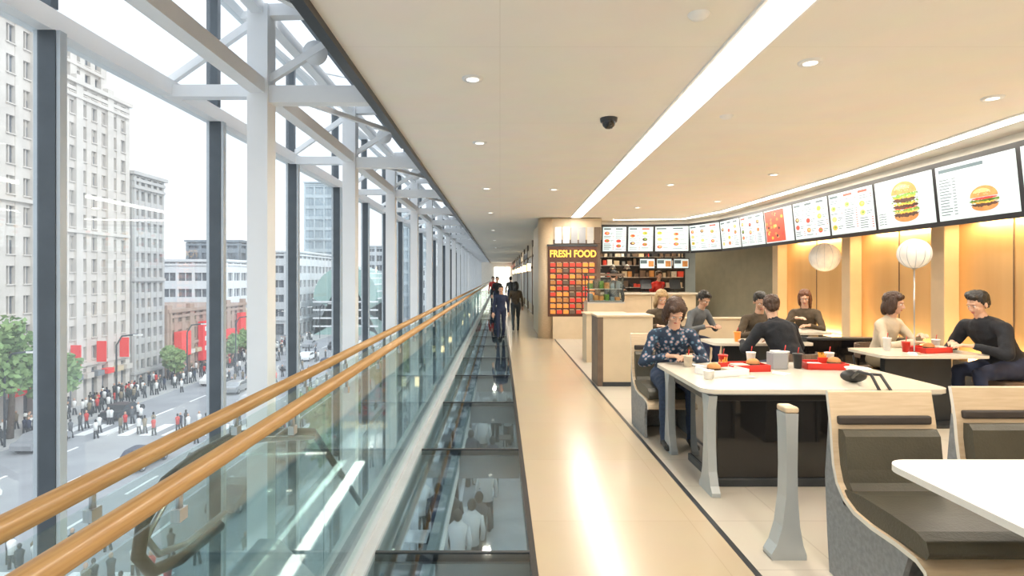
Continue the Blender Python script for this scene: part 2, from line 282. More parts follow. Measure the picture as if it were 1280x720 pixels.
# ------------------------------------------------------------------ menu boards
path=[(5.2,3.4),(5.2,4.55),(5.22,5.7),(5.25,6.85),(5.28,8.0),(5.3,9.15),(5.32,10.3),(5.33,11.45),(5.33,12.6),(5.28,13.6),(4.9,14.7),(4.05,14.95),(3.35,14.98),(2.68,15.0)]
ZB,ZT=2.14,2.90
def board(i,a,b):
    a=V((*a,0)); b=V((*b,0)); t=(b-a); L=t.length; t.normalize(); n=V((-t.y,t.x,0))
    R=Matrix((( -t.x,0,n.x,0),( -t.y,0,n.y,0),(0,1,0,0),(0,0,0,1)))
    m=MB(); m.T=Matrix.Translation((a+b)/2+V((0,0,(ZB+ZT)/2)))@R@Matrix.Rotation(.10,4,'X')
    h=ZT-ZB; m.box((-L/2-.01,-h/2,-.12),(L/2+.01,h/2,0),'black')
    w=L/2-.03; hh=h/2-.06
    z=.004; m.box((-w,-hh,0),(w,hh,z),'menuscreen'); rnd=random.Random(i*3+1)
    def q(x0,y0,x1,y1,k,d=.002): m.add([(x0,y0,z+d),(x1,y0,z+d),(x1,y1,z+d),(x0,y1,z+d)],[(0,1,2,3)],k)
    def disc(cx,cy,rx,ry,k,d=.004,a0=0,a1=2*math.pi*19/20,wob=0):
        pts=[]; N=24
        for j in range(N): an=a0+(a1-a0)*j/(N-1); f=1+wob*math.sin(j*2.3); pts.append((cx+rx*f*math.cos(an),cy+ry*f*math.sin(an),z+d))
        m.add(pts,[tuple(range(N))],k)
    def band(cx,cy,w,hgt,k,d,wob=.2):
        N=22; top=[];bot=[]
        for j in range(N):
            x=cx-w+2*w*j/(N-1); c=(abs(j/(N-1)*2-1))**4*hgt*.5
            top.append((x,cy+hgt/2-c+rnd.uniform(-wob,wob)*hgt,z+d)); bot.append((x,cy-hgt/2+c-rnd.uniform(-wob,wob)*hgt-.15*hgt*(1-(j/(N-1)*2-1)**2),z+d))
        m.add(top+bot[::-1],[tuple(range(2*N))],k)
    def burger(cx,cy,s,layers=2):
        y=cy-.42*s; disc(cx,y+.08*s,.44*s,.17*s,'bun',.003,math.pi,2*math.pi); y+=.10*s; d=.004
        for l in range(layers):
            band(cx,y,.47*s,.10*s,'patty',d); y+=.06*s; band(cx+.01,y,.46*s,.05*s,'cheese',d+.001,.4); y+=.05*s
            band(cx,y,.49*s,.06*s,'lettuce',d+.002,.6); y+=.05*s
            if l==0: band(cx,y,.44*s,.05*s,'redtray',d+.0025,.1); y+=.05*s
            d+=.003
        disc(cx,y-.01*s,.46*s,.30*s,'bun',d,0,math.pi); disc(cx-.06*s,y+.08*s,.30*s,.14*s,'bunlight',d+.001,.2,2.9)
        for _ in range(16):
            a=rnd.uniform(.4,2.7); r=rnd.uniform(.2,.85); disc(cx+.42*s*r*math.cos(a),y+.26*s*r*math.sin(a),.014*s,.009*s,'paper',d+.002)
    def lines(x0,x1,y1,y0):
        yy=y1
        while yy>y0:
            q(x0,yy-.010,x0+(x1-x0)*rnd.uniform(.5,.72),yy,'ink'); q(x1-.06,yy-.010,x1-.01,yy,'ink'); yy-=.034
    if i==3: burger(.04,.0,.52,3); lines(-w+.04,-w+.2,-.12,-hh+.06)
    elif i in(2,1): burger(.12,-.06,.40,1); q(-w+.05,hh-.08,w-.4,hh-.04,'ink'); lines(-w+.04,-w+.3,.16,-hh+.06)
    elif i==6:
        q(-w+.02,-hh+.02,w-.3,hh-.02,'inkred')
        for _ in range(30): disc(rnd.uniform(-w+.08,w-.36),rnd.uniform(-hh+.08,hh-.08),.045,.03,rnd.choice(['bun','bunlight','cheese','redtray','red','patty']),.004+rnd.random()*.003,wob=.15)
    else:
        nc=3 if L>1 else 2; cw=2*w/nc
        for c in range(nc):
            x=-w+c*cw+.03
            q(x,hh-.07,x+cw*.6,hh-.035,'ink' if rnd.random()<.7 else 'inkred')
            yy=hh-.11
            while yy>-hh+.06:
                if rnd.random()<.4 and yy>-hh+.16:
                    disc(x+.08,yy-.055,.065,.042,rnd.choice(['bun','bunlight','patty','cheese','red'])); disc(x+.09,yy-.05,.035,.02,rnd.choice(['lettuce','redtray','bunlight']),.005); q(x+.17,yy-.05,x+cw*.82,yy-.04,'ink'); q(x+.17,yy-.08,x+cw*.7,yy-.07,'ink'); yy-=.13
                else:
                    q(x,yy-.011,x+cw*rnd.uniform(.45,.65),yy,'ink'); q(x+cw*.75,yy-.011,x+cw*.86,yy,'inkred'); yy-=.034
    m.build('menu_board')
for i,(a,b) in enumerate(zip(path[:-1],path[1:])): board(i,a,b)
# bulkhead above/behind the boards
inn=[(x+.03 if y<14 else x,y+(0 if y<14 else .06)) for x,y in path]; inn[0]=(inn[0][0],Y0)
m=MB()
m.prism(inn+[(2.68,15.45),(4.3,15.4),(5.3,15.0),(5.85,13.6),(5.85,Y0)],2.90,2.999,'bulk','z'); m.build('trim_bulkhead')
# ------------------------------------------------------------------ kitchen
m=MB()
m.box((2.6,15.4,0),(5.3,16.1,1.05),'cream'); m.box((2.55,15.32,1.05),(5.35,16.15,1.10),'tabtop'); m.box((2.6,15.38,0),(5.3,15.4,.12),'dark')
for x in (3.3,4.1,4.9): m.box((x,15.385,.15),(x+.01,15.4,1.0),'dark')
m.build('service_counter',.004)
m=MB(); m.box((2.55,16.9,0),(5.5,17.7,2.95),'dark'); m.box((2.6,16.85,.9),(5.5,16.95,.94),'steel')
for zz in (1.2,1.5,1.85,2.1):
    m.box((2.7,16.75,zz),(5.4,16.95,zz+.02),'steel'); x=2.75
    while x<5.3:
        w=random.uniform(.06,.16); h=random.uniform(.08,.2); m.box((x,16.76,zz+.02),(x+w,16.88,zz+.02+h),random.choice(['bun','white2','red','cream','steel','brownstone','dark','paper','brownstone'])); x+=w+random.uniform(.02,.1)
m.box((2.7,16.7,2.35),(5.4,16.78,2.4),'kitchenlight'); m.build('kitchen_shelving')
m=MB()
for x in (2.75,3.15,3.55): 
    m.cyl((x,15.9,3.0),(x,15.9,1.85),.008,'dark',n=8); m.lathe([(.02,.12),(.05,.1),(.10,0),(.095,0),(.04,.09)],(x,15.9,1.75),'steel'); m.ell((x,15.9,1.78),(.03,.03,.035),'warmlamp',n=10,m=6)
m.build('heat_lamps')
for x in (3.7,4.15,4.6):
    m=MB(); m.box((x,15.1,1.74),(x+.42,15.14,2.02),'black'); m.box((x+.02,15.095,1.76),(x+.40,15.1,2.0),'menuscreen')
    m.box((x+.03,15.09,1.88),(x+.2,15.094,1.97),'ink'); m.box((x+.24,15.09,1.8),(x+.38,15.094,1.95),'bun'); m.box((x+.19,15.12,2.02),(x+.23,15.14,2.9),'dark'); m.build('order_screen')
for x in (2.9,3.9,4.7):
    m=MB(); m.box((x,15.6,1.1),(x+.2,15.8,1.13),'dark'); m.cyl((x+.1,15.7,1.13),(x+.1,15.7,1.25),.02,'dark',n=8); m.prism([(15.55,1.2),(15.58,1.2),(15.68,1.45),(15.65,1.45)],x-.05,x+.25,'dark'); m.build('cash_register')
area('kitchen_lamp',(4.0,16.4,2.8),(0,0,0),2.2,.4,40,(1,.85,.62))
# ------------------------------------------------------------------ kiosk with board
m=MB()
m.box((1.28,14.15,.5),(2.5,17.0,2.45),'brownstone'); m.box((1.28,14.12,2.45),(2.52,17.0,2.985),'cream'); m.box((1.3,14.0,0),(2.45,17.0,.55),'cream')
m.box((1.18,14.02,.55),(2.38,14.15,2.28),'signback'); m.box((1.16,14.0,2.28),(2.40,14.15,2.33),'dark')
for x in (1.36,1.56,1.76,1.96,2.16,2.34): m.box((x,14.10,2.36),(x+.16,14.13,2.76),random.choice(['steel','brownstone','greyp','brownstone']))
rnd=random.Random(4)
for r in range(9):
    for c in range(7):
        x=1.24+c*.16; z=.62+r*.145
        m.box((x,13.995,z),(x+.125,14.02,z+.09),rnd.choice(['orange','orange','red','red','bun','brownstone'])); m.box((x,13.99,z+.096),(x+.1,14.02,z+.108),'cream')
m.cyl((1.15,14.25,0),(1.15,14.25,2.985),.2,'ply',n=32)
m.box((1.0,14.2,0),(1.1,17.0,2.9),'ply')
m.build('food_kiosk')
def text(name,s,loc,size,k,rot=(math.pi/2,0,0)):
    cu=D.curves.new(name,'FONT'); cu.body=s; cu.size=size; cu.extrude=.008; cu.offset=.006
    o=D.objects.new(name+'_t',cu); COL.objects.link(o); dg=bpy.context.evaluated_depsgraph_get(); me=D.meshes.new_from_object(o.evaluated_get(dg))
    D.objects.remove(o); me.materials.clear(); me.materials.append(M[k]); ob=D.objects.new(name,me); COL.objects.link(ob); ob.location=loc; ob.rotation_euler=rot; return ob
text('kiosk_sign_lettering','FRESH FOOD',(1.22,14.0,2.02),.235,'yellow').scale=(.83,1,1)
m=MB()
for i,y in enumerate(range(19,60,4)):
    m.box((1.30,y,0),(1.36,y+.3,3.0),'brownstone'); m.box((1.31,y+.5,.4),(1.355,y+3.6,2.3),'blind'); m.box((1.30,y+.5,2.4),(1.355,y+3.6,2.7),random.choice(['red','cream','cream','dark']))
m.build('wall_shopfronts')
m=MB()
for y in (18.6,23,27,31,36,42,50): 
    m.box((1.1,y,1.75),(1.25,y+.08,2.05),'warmlamp'); m.box((1.25,y,1.85),(1.31,y+.08,1.95),'dark')
m.build('corridor_wall_lamps')
m=MB()
for x in (-.6,.0,.6): m.box((x,61.9,0),(x+.5,61.98,2.5),'kitchenlight')
m.build('door_1')
m=MB(); m.box((1.38,8.0,0),(2.15,8.5,.97),'cream'); m.box((1.36,7.98,.97),(2.17,8.52,1.0),'ply'); m.box((1.37,7.99,0),(1.45,8.51,.97),'brownstone'); m.box((1.44,7.985,0),(2.16,8.0,.06),'dark')
m.build('partition_cabinet',.004)
# self service cabinet behind
m=MB(); m.box((1.75,11.4,0),(2.5,11.9,1.0),'cream'); m.box((1.75,11.4,1.0),(2.5,11.9,1.03),'steel')
for x in (1.77,2.46): 
    for y in (11.42,11.86): m.box((x,y,1.03),(x+.02,y+.02,1.55),'dark')
m.box((1.75,11.4,1.55),(2.5,11.9,1.6),'brownstone'); m.box((1.78,11.41,1.03),(2.48,11.415,1.5),'bal')
for zz in (1.04,1.28):
    m.box((1.78,11.5,zz),(2.47,11.85,zz+.015),'steel')
    for i in range(6): m.box((1.80+i*.11,11.52,zz+.015),(1.88+i*.11,11.75,zz+.015+random.uniform(.06,.16)),random.choice(['bun','darkb','lettuce','brownstone','paper','red']))
m.build('display_case')
m=MB(); m.box((1.55,10.2,0),(2.3,10.7,.85),'cream'); m.box((1.53,10.18,.85),(2.32,10.72,.88),'ply'); m.build('low_partition',.005)
m=MB(); m.box((2.3,9.8,0),(4.3,9.95,.80),'cream'); m.box((2.28,9.78,.8),(4.32,9.97,.83),'ply'); m.build('low_partition',.005)
# ------------------------------------------------------------------ tables
def rrect(x0,y0,x1,y1,r,n=6):
    pts=[]
    for cx,cy,a in ((x1-r,y1-r,0),(x0+r,y1-r,90),(x0+r,y0+r,180),(x1-r,y0+r,270)):
        for i in range(n+1): t=math.radians(a+90*i/n); pts.append((cx+r*math.cos(t),cy+r*math.sin(t)))
    return pts
def flareleg(m,x,y,zt,k='legsil',w0=.045,w1=.13,d=.05):
    prof=[(w1,0),(w1,.03),(w1*.75,.07),(w1*.5,.16),(w0,.32),(w0*.9,zt*.6),(w0,zt*.85),(w0*1.6,zt)]
    pts=[(y-a,z) for a,z in prof]+[(y+a,z) for a,z in reversed(prof)]
    m.prism(pts,x-d/2,x+d/2,k,'x')
m=MB(); m.prism(rrect(1.43,4.0,3.2,5.28,.12),.72,.75,'tabtop','z',True); m.prism(rrect(1.45,4.02,3.18,5.26,.1),.708,.72,'greyp','z',True)
m.box((1.60,4.2,.0),(3.12,4.78,.70),'blackgloss'); m.box((1.585,4.18,.0),(3.14,4.80,.06),'dark'); m.box((1.5,4.14,.64),(3.14,4.9,.705),'black')
flareleg(m,1.51,4.10,.70,d=.06); flareleg(m,1.51,5.05,.70,d=.06)
m.build('communal_table',.006)
m=MB(); m.prism(rrect(1.66,1.05,3.3,2.48,.10),.722,.75,'laminate','z',True); m.prism(rrect(1.69,1.08,3.27,2.45,.1),.71,.722,'plyedge','z',True)
m.box((2.3,1.6,.02),(2.42,1.95,.71),'legsil'); m.box((2.1,1.4,0),(2.7,2.1,.03),'legsil'); m.build('dining_table',.006)
def pedtable(x0,y0,x1,y1):
    m=MB(); m.prism(rrect(x0,y0,x1,y1,.08),.72,.75,'tabtop','z',True); cx,cy=(x0+x1)/2,(y0+y1)/2
    m.box((x0+.2,cy-.04,.03),(x1-.2,cy+.04,.72),'dark'); m.box((x0+.12,cy-.25,0),(x1-.12,cy+.25,.03),'dark'); m.build('dining_table',.005)
pedtable(3.85,5.70,4.95,6.35); pedtable(2.55,6.75,3.75,7.3); pedtable(4.0,8.0,4.7,8.7); pedtable(2.3,8.1,2.75,8.6); pedtable(2.6,10.3,3.4,10.9)
m=MB(); m.box((3.75,7.35,0),(5.4,7.47,.72),'blackgloss'); m.box((3.73,7.33,.72),(5.42,7.49,.75),'dark'); m.build('black_divider',.005)
# ------------------------------------------------------------------ seats
def ribbon(m,cl,t,x0,x1,k,ke):
    L=[];R=[]
    for i,p in enumerate(cl):
        a=V(cl[max(i-1,0)]);b=V(cl[min(i+1,len(cl)-1)]);d=(b-a).normalized(); n=V((-d.y,d.x))*t/2; p=V(p); L.append(p+n);R.append(p-n)
    pts=[tuple(p) for p in L]+[tuple(p) for p in reversed(R)]; n=len(pts); N=len(cl)
    vs=[(x0,*p) for p in pts]+[(x1,*p) for p in pts]
    fs=[(i,i+1,n-2-i,n-1-i) for i in range(N-1)]
    m.add(vs,fs,ke); m.add(vs,[tuple(n+a for a in f) for f in fs],ke)
    m.add(vs,[(i,(i+1)%n,n+(i+1)%n,n+i) for i in range(n)],k,False)
def booth(loc,yaw=0,w=.54,name='booth_seat'):
    m=MB(); m.T=TR(loc,yaw); h=w/2
    cl=[(.36,.95),(.345,.88),(.325,.78),(.315,.68),(.30,.58),(.27,.50),(.21,.44),(.13,.405),(0,.39),(-.15,.39),(-.28,.38),(-.33,.355),(-.345,.31)]
    ribbon(m,cl,.022,-h,h,'ply','plyedge')
    m.box((-h+.03,.298,.785),(h-.03,.328,.83),'gap')
    pad=[(.305,.765),(.27,.77),(.245,.74),(.235,.66),(.225,.58),(.21,.52),(.17,.47),(.25,.46),(.29,.55),(.305,.66)]
    m.prism(pad,-h+.03,h-.03,'olive','x')
    cu=[(.24,.405),(.25,.45),(.22,.485),(.1,.498),(-.1,.498),(-.26,.49),(-.32,.47),(-.335,.43),(-.32,.40)]
    m.prism(cu,-h+.015,h-.015,'olive','x')
    for x in (-h+.015,h-.04):
        side=[(.33,.62),(.33,.80),(.37,.80),(.40,.5),(.38,.2),(.36,0),(-.18,0),(-.16,.2),(-.22,.37),(.12,.385),(.22,.42),(.29,.52)]
        m.prism(side,x,x+.025,'panelgrey','x')
    m.box((-h+.04,.25,.0),(h-.04,.35,.4),'panelgrey')
    m.build(name,.012,seg=3)
booth((1.98,2.62,0)); booth((2.72,2.74,0)); booth((3.45,2.74,0))
booth((1.62,5.62,0),w=.5)
def lowchair(loc,yaw,name='dining_chair'):
    m=MB(); m.T=TR(loc,yaw)
    m.prism(rrect(-.22,-.22,.22,.22,.06),.40,.46,'brownstone','z',True); m.prism(rrect(-.21,-.21,.21,.21,.06),.37,.40,'gap','z',True)
    pts=[]
    for i in range(9): a=math.radians(200+140*i/8); pts.append((.235*math.cos(a),-.02+.235*math.sin(a)))
    for (a,b) in zip(pts[:-1],pts[1:]): m.beam((a[0],a[1],.66),(b[0],b[1],.66),.022,.16,'brownstone')
    for sx in (-.18,.18): m.cyl((sx,-.17,.42),(sx*1.02,-.20,.60),.012,'dark',n=8)
    for a in (-.18,.18):
        for c in (-.18,.18): m.cyl((a,c,.38),(a*1.12,c*1.12,0),.015,'dark',n=10)
    m.build(name,.004)
m=MB(); prof=[(.12,0),(.12,.03),(.09,.08),(.06,.18),(.04,.34),(.036,.5),(.04,.7),(.045,.80)]
m.prism([(1.60-a,z) for a,z in prof]+[(1.60+a*.6,z) for a,z in reversed(prof)],3.10,3.2,'legsil','y'); m.box((1.555,3.095,.80),(1.63,3.205,.835),'ply'); m.build('bench_end_post',.012,seg=3)
# ------------------------------------------------------------------ tabletop things
def tray(x,y,yaw=0,k='redtray'):
    m=MB(); m.T=TR((x,y,.751),yaw); m.prism(rrect(-.17,-.12,.17,.12,.03),0,.008,k,'z')
    for a,b in (((-.17,-.12),(.17,-.11)),((-.17,.11),(.17,.12)),((-.17,-.12),(-.16,.12)),((.16,-.12),(.17,.12))): m.box((a[0],a[1],0),(b[0],b[1],.055),k)
    return m
def burger3(m,x,y,z,s=1):
    m.lathe([(0,0),(.045*s,0),(.052*s,.012*s),(.05*s,.02*s)],(x,y,z),'bun'); m.lathe([(.05*s,.02*s),(.058*s,.026*s),(.05*s,.03*s)],(x,y,z),'lettuce')
    m.lathe([(.05*s,.028*s),(.055*s,.035*s),(.05*s,.045*s)],(x,y,z),'patty'); m.lathe([(.055*s,.045*s),(.05*s,.065*s),(.03*s,.082*s),(0,.088*s)],(x,y,z),'bun')
def fries(m,x,y,z):
    m.prism([(x-.03,z),(x+.03,z),(x+.04,z+.075),(x-.04,z+.075)],y-.015,y+.015,'redtray','y')
    for i in range(12): a=random.uniform(-.03,.03); m.beam((x+a,y,z+.05),(x+a*1.3,y+random.uniform(-.01,.01),z+random.uniform(.09,.12)),.007,.007,'cheese')
m=tray(2.08,4.85,.1); m.box((-.1,-.06,.01),(.02,.06,.05),'paper'); burger3(m,.08,0,.01); m.build('food_tray',.002)
m=tray(2.80,4.95,-.1); m.box((-.1,-.05,.01),(.0,.06,.04),'white2'); burger3(m,.1,0,.01); fries(m,.03,.05,.01); m.build('food_tray',.002)
m=tray(1.80,4.62,.3,'white2'); burger3(m,-.06,.02,.01); m.box((.02,-.07,.01),(.12,.05,.05),'paper'); fries(m,.07,.07,.01); m.build('food_tray',.002)
def cup(x,y,z=.751,k='white2',h=.13,r=.04,straw=True):
    m=MB(); m.lathe([(0,0),(r*.75,0),(r,h),(r*1.06,h),(r*1.06,h+.008),(0,h+.012)],(x,y,z),k)
    if straw: m.cyl((x,y,z+h),(x+.01,y,z+h+.06),.004,'redtray',n=8)
    m.build('drink_cup')
cup(2.50,5.0,h=.13); cup(2.58,4.93,k='dark',h=.12); cup(1.66,5.02,k='paper',h=.09); cup(2.98,5.15,h=.1); cup(1.62,4.42,k='white2',h=.06,straw=False)
cup(2.25,5.1,h=.11); cup(1.96,5.0,k='redtray',h=.10)
cup(4.15,6.1,k='white2'); cup(4.28,6.0,k='redtray',h=.1); cup(4.75,6.2,k='white2',h=.1); cup(3.3,6.95,k='white2'); cup(2.9,6.95,k='orange',h=.11); cup(2.5,8.3)
m=MB(); m.box((2.33,4.86,.751),(2.46,4.98,.89),'greyp'); m.box((2.35,4.875,.89),(2.44,4.965,.905),'white2'); m.build('napkin_dispenser',.006)
m=MB()
for i,(x,y,k) in enumerate(((1.95,4.5,'paper'),(2.3,4.65,'white2'),(2.05,5.1,'paper'),(1.75,5.1,'white2'),(3.0,4.7,'white2'))):
    a=i*.7; m.T=TR((x,y,.7515),a); m.add([(-.06,-.05,0),(.06,-.05,.004),(.07,.05,.001),(0,.07,.012),(-.06,.05,.003)],[(0,1,2,3,4)],k)
m.build('paper_napkins')
m=MB(); m.lathe([(0,0),(.04,0),(.05,.01),(.09,.06),(.095,.065),(.085,.062),(.04,.012),(0,.01)],(2.86,4.55,.751),'white2'); m.build('bowl')
m=MB(); m.ell((2.66,4.28,.80),(.10,.05,.05),'rubber'); m.tube([(2.60,4.2,.80),(2.585,4.1,.86),(2.63,4.03,.85),(2.66,3.98,.74),(2.65,3.97,.66),(2.70,3.97,.64),(2.74,3.98,.74),(2.73,4.08,.84),(2.70,4.2,.83)],.011,'rubber',10)
m.build('shoulder_bag')
m=tray(4.52,6.0,.2); burger3(m,0,0,.01); m.box((.05,-.08,.01),(.14,.02,.06),'paper'); m.build('food_tray',.002)
m=tray(3.55,7.02,.1,'dark'); burger3(m,0,0,.01); m.build('food_tray',.002)
def globe(x,y,z,r,zb):
    m=MB(); m.ell((x,y,z),(r,r,r),'globe',n=32,m=20)
    if zb is not None:
        m.cyl((x,y,zb+.015),(x,y,z-r+.01),.007,'steel',n=10); m.lathe([(0,.018),(.05,.016),(.06,.004),(.06,0)],(x,y,zb),'steel'); m.lathe([(0,.02),(.03,.0)],(x,y,z-r-.01),'steel')
    else: m.cyl((x+r-.02,y,z),(6.6,y,z),.03,'steel')
    for t in range(0,180,30):
        a=math.radians(t); pts=[(x+r*1.004*math.cos(a)*math.cos(b),y+r*1.004*math.sin(a)*math.cos(b),z+r*1.004*math.sin(b)) for b in [2*math.pi*j/32 for j in range(33)]]; m.tube(pts,.003,'steel',6)
    m.build('globe_lamp')
globe(4.26,5.85,1.78,.15,.75); globe(6.22,10.9,1.91,.27,None)
# ------------------------------------------------------------------ people
def capsule(m,p0,p1,r0,r1,k,side=None,fu=1,fv=1,n=14):
    p0=V(p0);p1=V(p1);d=p1-p0; L=d.length
    d=d/L if L>1e-6 else V((0,0,1))
    s=V(side) if side else (V((1,0,0)) if abs(d.x)<.9 else V((0,1,0)))
    u=(s-d*s.dot(d)).normalized(); v=d.cross(u); rings=[]
    for t in (-90,-60,-30,0): a=math.radians(t); rings.append((p0+d*r0*math.sin(a),r0*math.cos(a)))
    for t in (0,30,60,90): a=math.radians(t); rings.append((p1+d*r1*math.sin(a),r1*math.cos(a)))
    vs=[rings[0][0]]; fs=[]
    for c,r in rings[1:-1]:
        for j in range(n): a=2*math.pi*j/n; vs.append(c+(u*fu*math.cos(a)+v*fv*math.sin(a))*r)
    vs.append(rings[-1][0]); R=len(rings)-2
    for j in range(n): fs.append((0,1+(j+1)%n,1+j)); fs.append((len(vs)-1,1+(R-1)*n+j,1+(R-1)*n+(j+1)%n))
    for i in range(R-1):
        for j in range(n): fs.append((1+i*n+j,1+i*n+(j+1)%n,1+(i+1)*n+(j+1)%n,1+(i+1)*n+j))
    m.add(vs,fs,k,True)
def remesh(src,vox,smooth=2,disp=0):
    ob=src.build('tmp',weld=True); md=ob.modifiers.new('r','REMESH'); md.mode='VOXEL'; md.voxel_size=vox
    if smooth: s=ob.modifiers.new('s','SMOOTH'); s.iterations=smooth; s.factor=.6
    dg=bpy.context.evaluated_depsgraph_get(); me=D.meshes.new_from_object(ob.evaluated_get(dg))
    vs=[v.co.copy() for v in me.vertices]; fs=[tuple(p.vertices) for p in me.polygons]
    if disp:
        ns=[v.normal.copy() for v in me.vertices]
        vs=[v+n*disp*(noise.noise(V((v.x*90,v.y*90,v.z*14)))) for v,n in zip(vs,ns)]
    D.objects.remove(ob); D.meshes.remove(me); return vs,fs
def ik(S,W,a,b,hint):
    S=V(S);W=V(W);d=W-S;L=min(d.length,a+b-.004);d.normalize();W=S+d*L
    x=(a*a-b*b+L*L)/(2*L); h=math.sqrt(max(a*a-x*x,0)); hv=V(hint); hv=(hv-d*hv.dot(d)).normalized()
    return S+d*x+hv*h,W
def person(name,loc,yaw,top='sweater',pants='jeans',hair='hairblack',skin='skin1',style='short',pose='sit',lean=.1,seat=.46,side=0,
           hL=None,hR=None,nod=.15,turn=0,sc=1,curl=.35,step=.14,bulk=1.0):
    out=MB(); T=TR(loc,yaw,sc); segs=[]
    sit=pose=='sit'
    pz=seat+.115 if sit else .93
    pel=V((0,0,pz)); wa=pel+V((side*.3,lean*.35,.17)); ch=pel+V((side*.8,lean*.85,.36)); nb=pel+V((side,lean*1.1,.475)); hc=nb+V((side*.15,lean*.12+.035,.155))
    if nod>.5: hc+=V((0,.03,-.015))
    b=bulk
    def S(p0,p1,r0,r1,lab,sidev=(1,0,0),fu=1,fv=1): segs.append((V(p0),V(p1),r0,r1,lab,sidev,fu,fv))
    S(pel+V((-.075,0,-.01)),pel+V((.075,0,-.01)),.108*b,.108*b,pants,(0,1,0))
    S(pel+V((0,0,.05)),wa,.112*b,.105*b,top,(1,0,0),1.28,1.0)
    S(wa,ch,.105*b,.125*b,top,(1,0,0),1.32,.92)
    S(ch,nb+V((0,-.01,-.07)),.125*b,.085*b,top,(1,0,0),1.4,.9)
    sh=nb+V((0,-.01,-.065)); sl=sh+V((-.165*b,0,-.012)); sr=sh+V((.165*b,0,-.012))
    S(sh,sl,.07,.058*b,top,(0,1,0)); S(sh,sr,.07,.058*b,top,(0,1,0))
    S(nb+V((0,0,-.05)),hc+V((0,-.015,-.07)),.056,.05,skin)
    S(nb+V((0,-.005,-.045)),nb+V((0,0,-.015)),.072,.062,top)
    for sgn,so,ht in ((-1,sl,hL),(1,sr,hR)):
        if ht is None: ht=(sgn*.24,.05+(step*sgn if not sit else 0),pz-.08) if not sit else (sgn*.14,.42,.79)
        hint=V((sgn*.8,-.3,-.9)) if sit else V((sgn*.3,-1,0))
        el,wr=ik(so,ht,.285,.245,hint)
        S(so,el,.056*b,.046*b,top); S(el,wr,.046*b,.034,top)
        fd=(wr-el).normalized()
        S(wr,wr+fd*.02,.027,.026,skin)
        hm=MB(); z=V((0,0,1)); f=(fd-z*fd.z*(.75 if sit else 0)).normalized()
        up=V((0,0,1)) if abs(f.z)<.9 else V((sgn,0,0)); x=f.cross(up).normalized(); up=x.cross(f)
        B=wr+f*.015
        hm.T=Matrix((( x.x,f.x,up.x,B.x),(x.y,f.y,up.y,B.y),(x.z,f.z,up.z,B.z),(0,0,0,1)))
        ts=-1 if sgn>0 else 1
        for i,(kx,ln,r) in enumerate(((-.030,.060,.0085),(-.010,.078,.009),(.010,.084,.009),(.030,.074,.009))):
            if ts<0: kx=-kx
            K=V((kx,.088-(.008 if i==0 else 0),0)); capsule(hm,(kx*.5,0,0),K,.016,.0135,skin)
            a1=-curl; p1=K+V((kx*.08,math.cos(a1)*ln*.5,math.sin(a1)*ln*.5)); a2=-curl*2.2; p2=p1+V((0,math.cos(a2)*ln*.5,math.sin(a2)*ln*.5))
            capsule(hm,K,p1,r+.001,r,skin,n=10); capsule(hm,p1,p2,r,r*.8,skin,n=10)
        t0=V((ts*.018,.018,-.004)); t1=V((ts*.048,.05,-.012)); t2=V((ts*.056,.082,-.018))
        capsule(hm,t0,t1,.015,.011,skin,n=10); capsule(hm,t1,t2,.011,.0085,skin,n=10)
        vs,fs=remesh(hm,.0055,1); out.T=T; out.add(vs,fs,skin,True)
    for sgn in (-1,1):
        hip=pel+V((sgn*.09,0,-.02))
        if sit:
            kn=V((sgn*.115,.43,seat+.06)); an=V((sgn*.12,.40+.03*sgn,.085))
        else:
            an=V((sgn*.085,step*sgn,.085+ (.03 if sgn<0 else 0))); kn=(hip+an)/2+V((0,.05,.0))
        S(hip,kn,.092*b,.062,pants); S(kn,an,.06,.042,pants)
        S(an+V((0,-.02,-.04)),an+V((0,.15,-.05)),.042,.034,'shoe',(1,0,0),.95,.9)
    bmb=MB()
    for (p0,p1,r0,r1,lab,sd,fu,fv) in segs: capsule(bmb,p0,p1,r0,r1,top,sd,fu,fv,16)
    vs,fs=remesh(bmb,.0125,3)
    groups={}
    for f in fs:
        c=sum((vs[i] for i in f),V())/len(f); best=9;lb=top
        for (p0,p1,r0,r1,lab,sd,fu,fv) in segs:
            d=p1-p0; t=max(0,min(1,(c-p0).dot(d)/d.length_squared)); r=(r0+(r1-r0)*t)*(fu+fv)/2
            q=(c-(p0+d*t)).length/r
            if q<best: best=q;lb=lab
        groups.setdefault(lb,[]).append(f)
    vs=[v+V((noise.noise(v*14),noise.noise(v*14+V((5,0,0))),noise.noise(v*14+V((0,7,0)))))*.009 for v in vs]
    out.T=T; o=len(out.v); out.v+=[tuple(T@p) for p in vs]
    for lab,ff in groups.items():
        i=out.mi(lab)
        for f in ff: out.f.append([o+a for a in f]); out.m.append(i); out.sm.append(True)
    HR=Matrix.Translation(hc)@Matrix.Rotation(turn,4,'Z')@Matrix.Rotation(-nod,4,'X')
    hd=MB(); hd.T=HR
    hd.ell((0,-.012,.03),(.074,.092,.088),skin); hd.ell((0,.022,-.04),(.056,.064,.068),skin); hd.ell((0,.058,-.088),(.022,.02,.02),skin,n=10,m=8)
    capsule(hd,(0,.080,.012),(0,.100,-.026),.008,.012,skin,n=10); hd.ell((0,.092,-.032),(.018,.012,.009),skin,n=10,m=6)
    for sg in (-1,1): hd.ell((sg*.076,-.008,-.008),(.011,.02,.032),skin,n=10,m=8); hd.ell((sg*.032,.062,-.022),(.024,.02,.022),skin,n=10,m=8)
    hd.ell((0,.074,.03),(.05,.013,.011),skin,n=12,m=8)
    vs,fs=remesh(hd,.0055,1); out.T=T; out.add(vs,fs,skin,True)
    out.T=T@HR
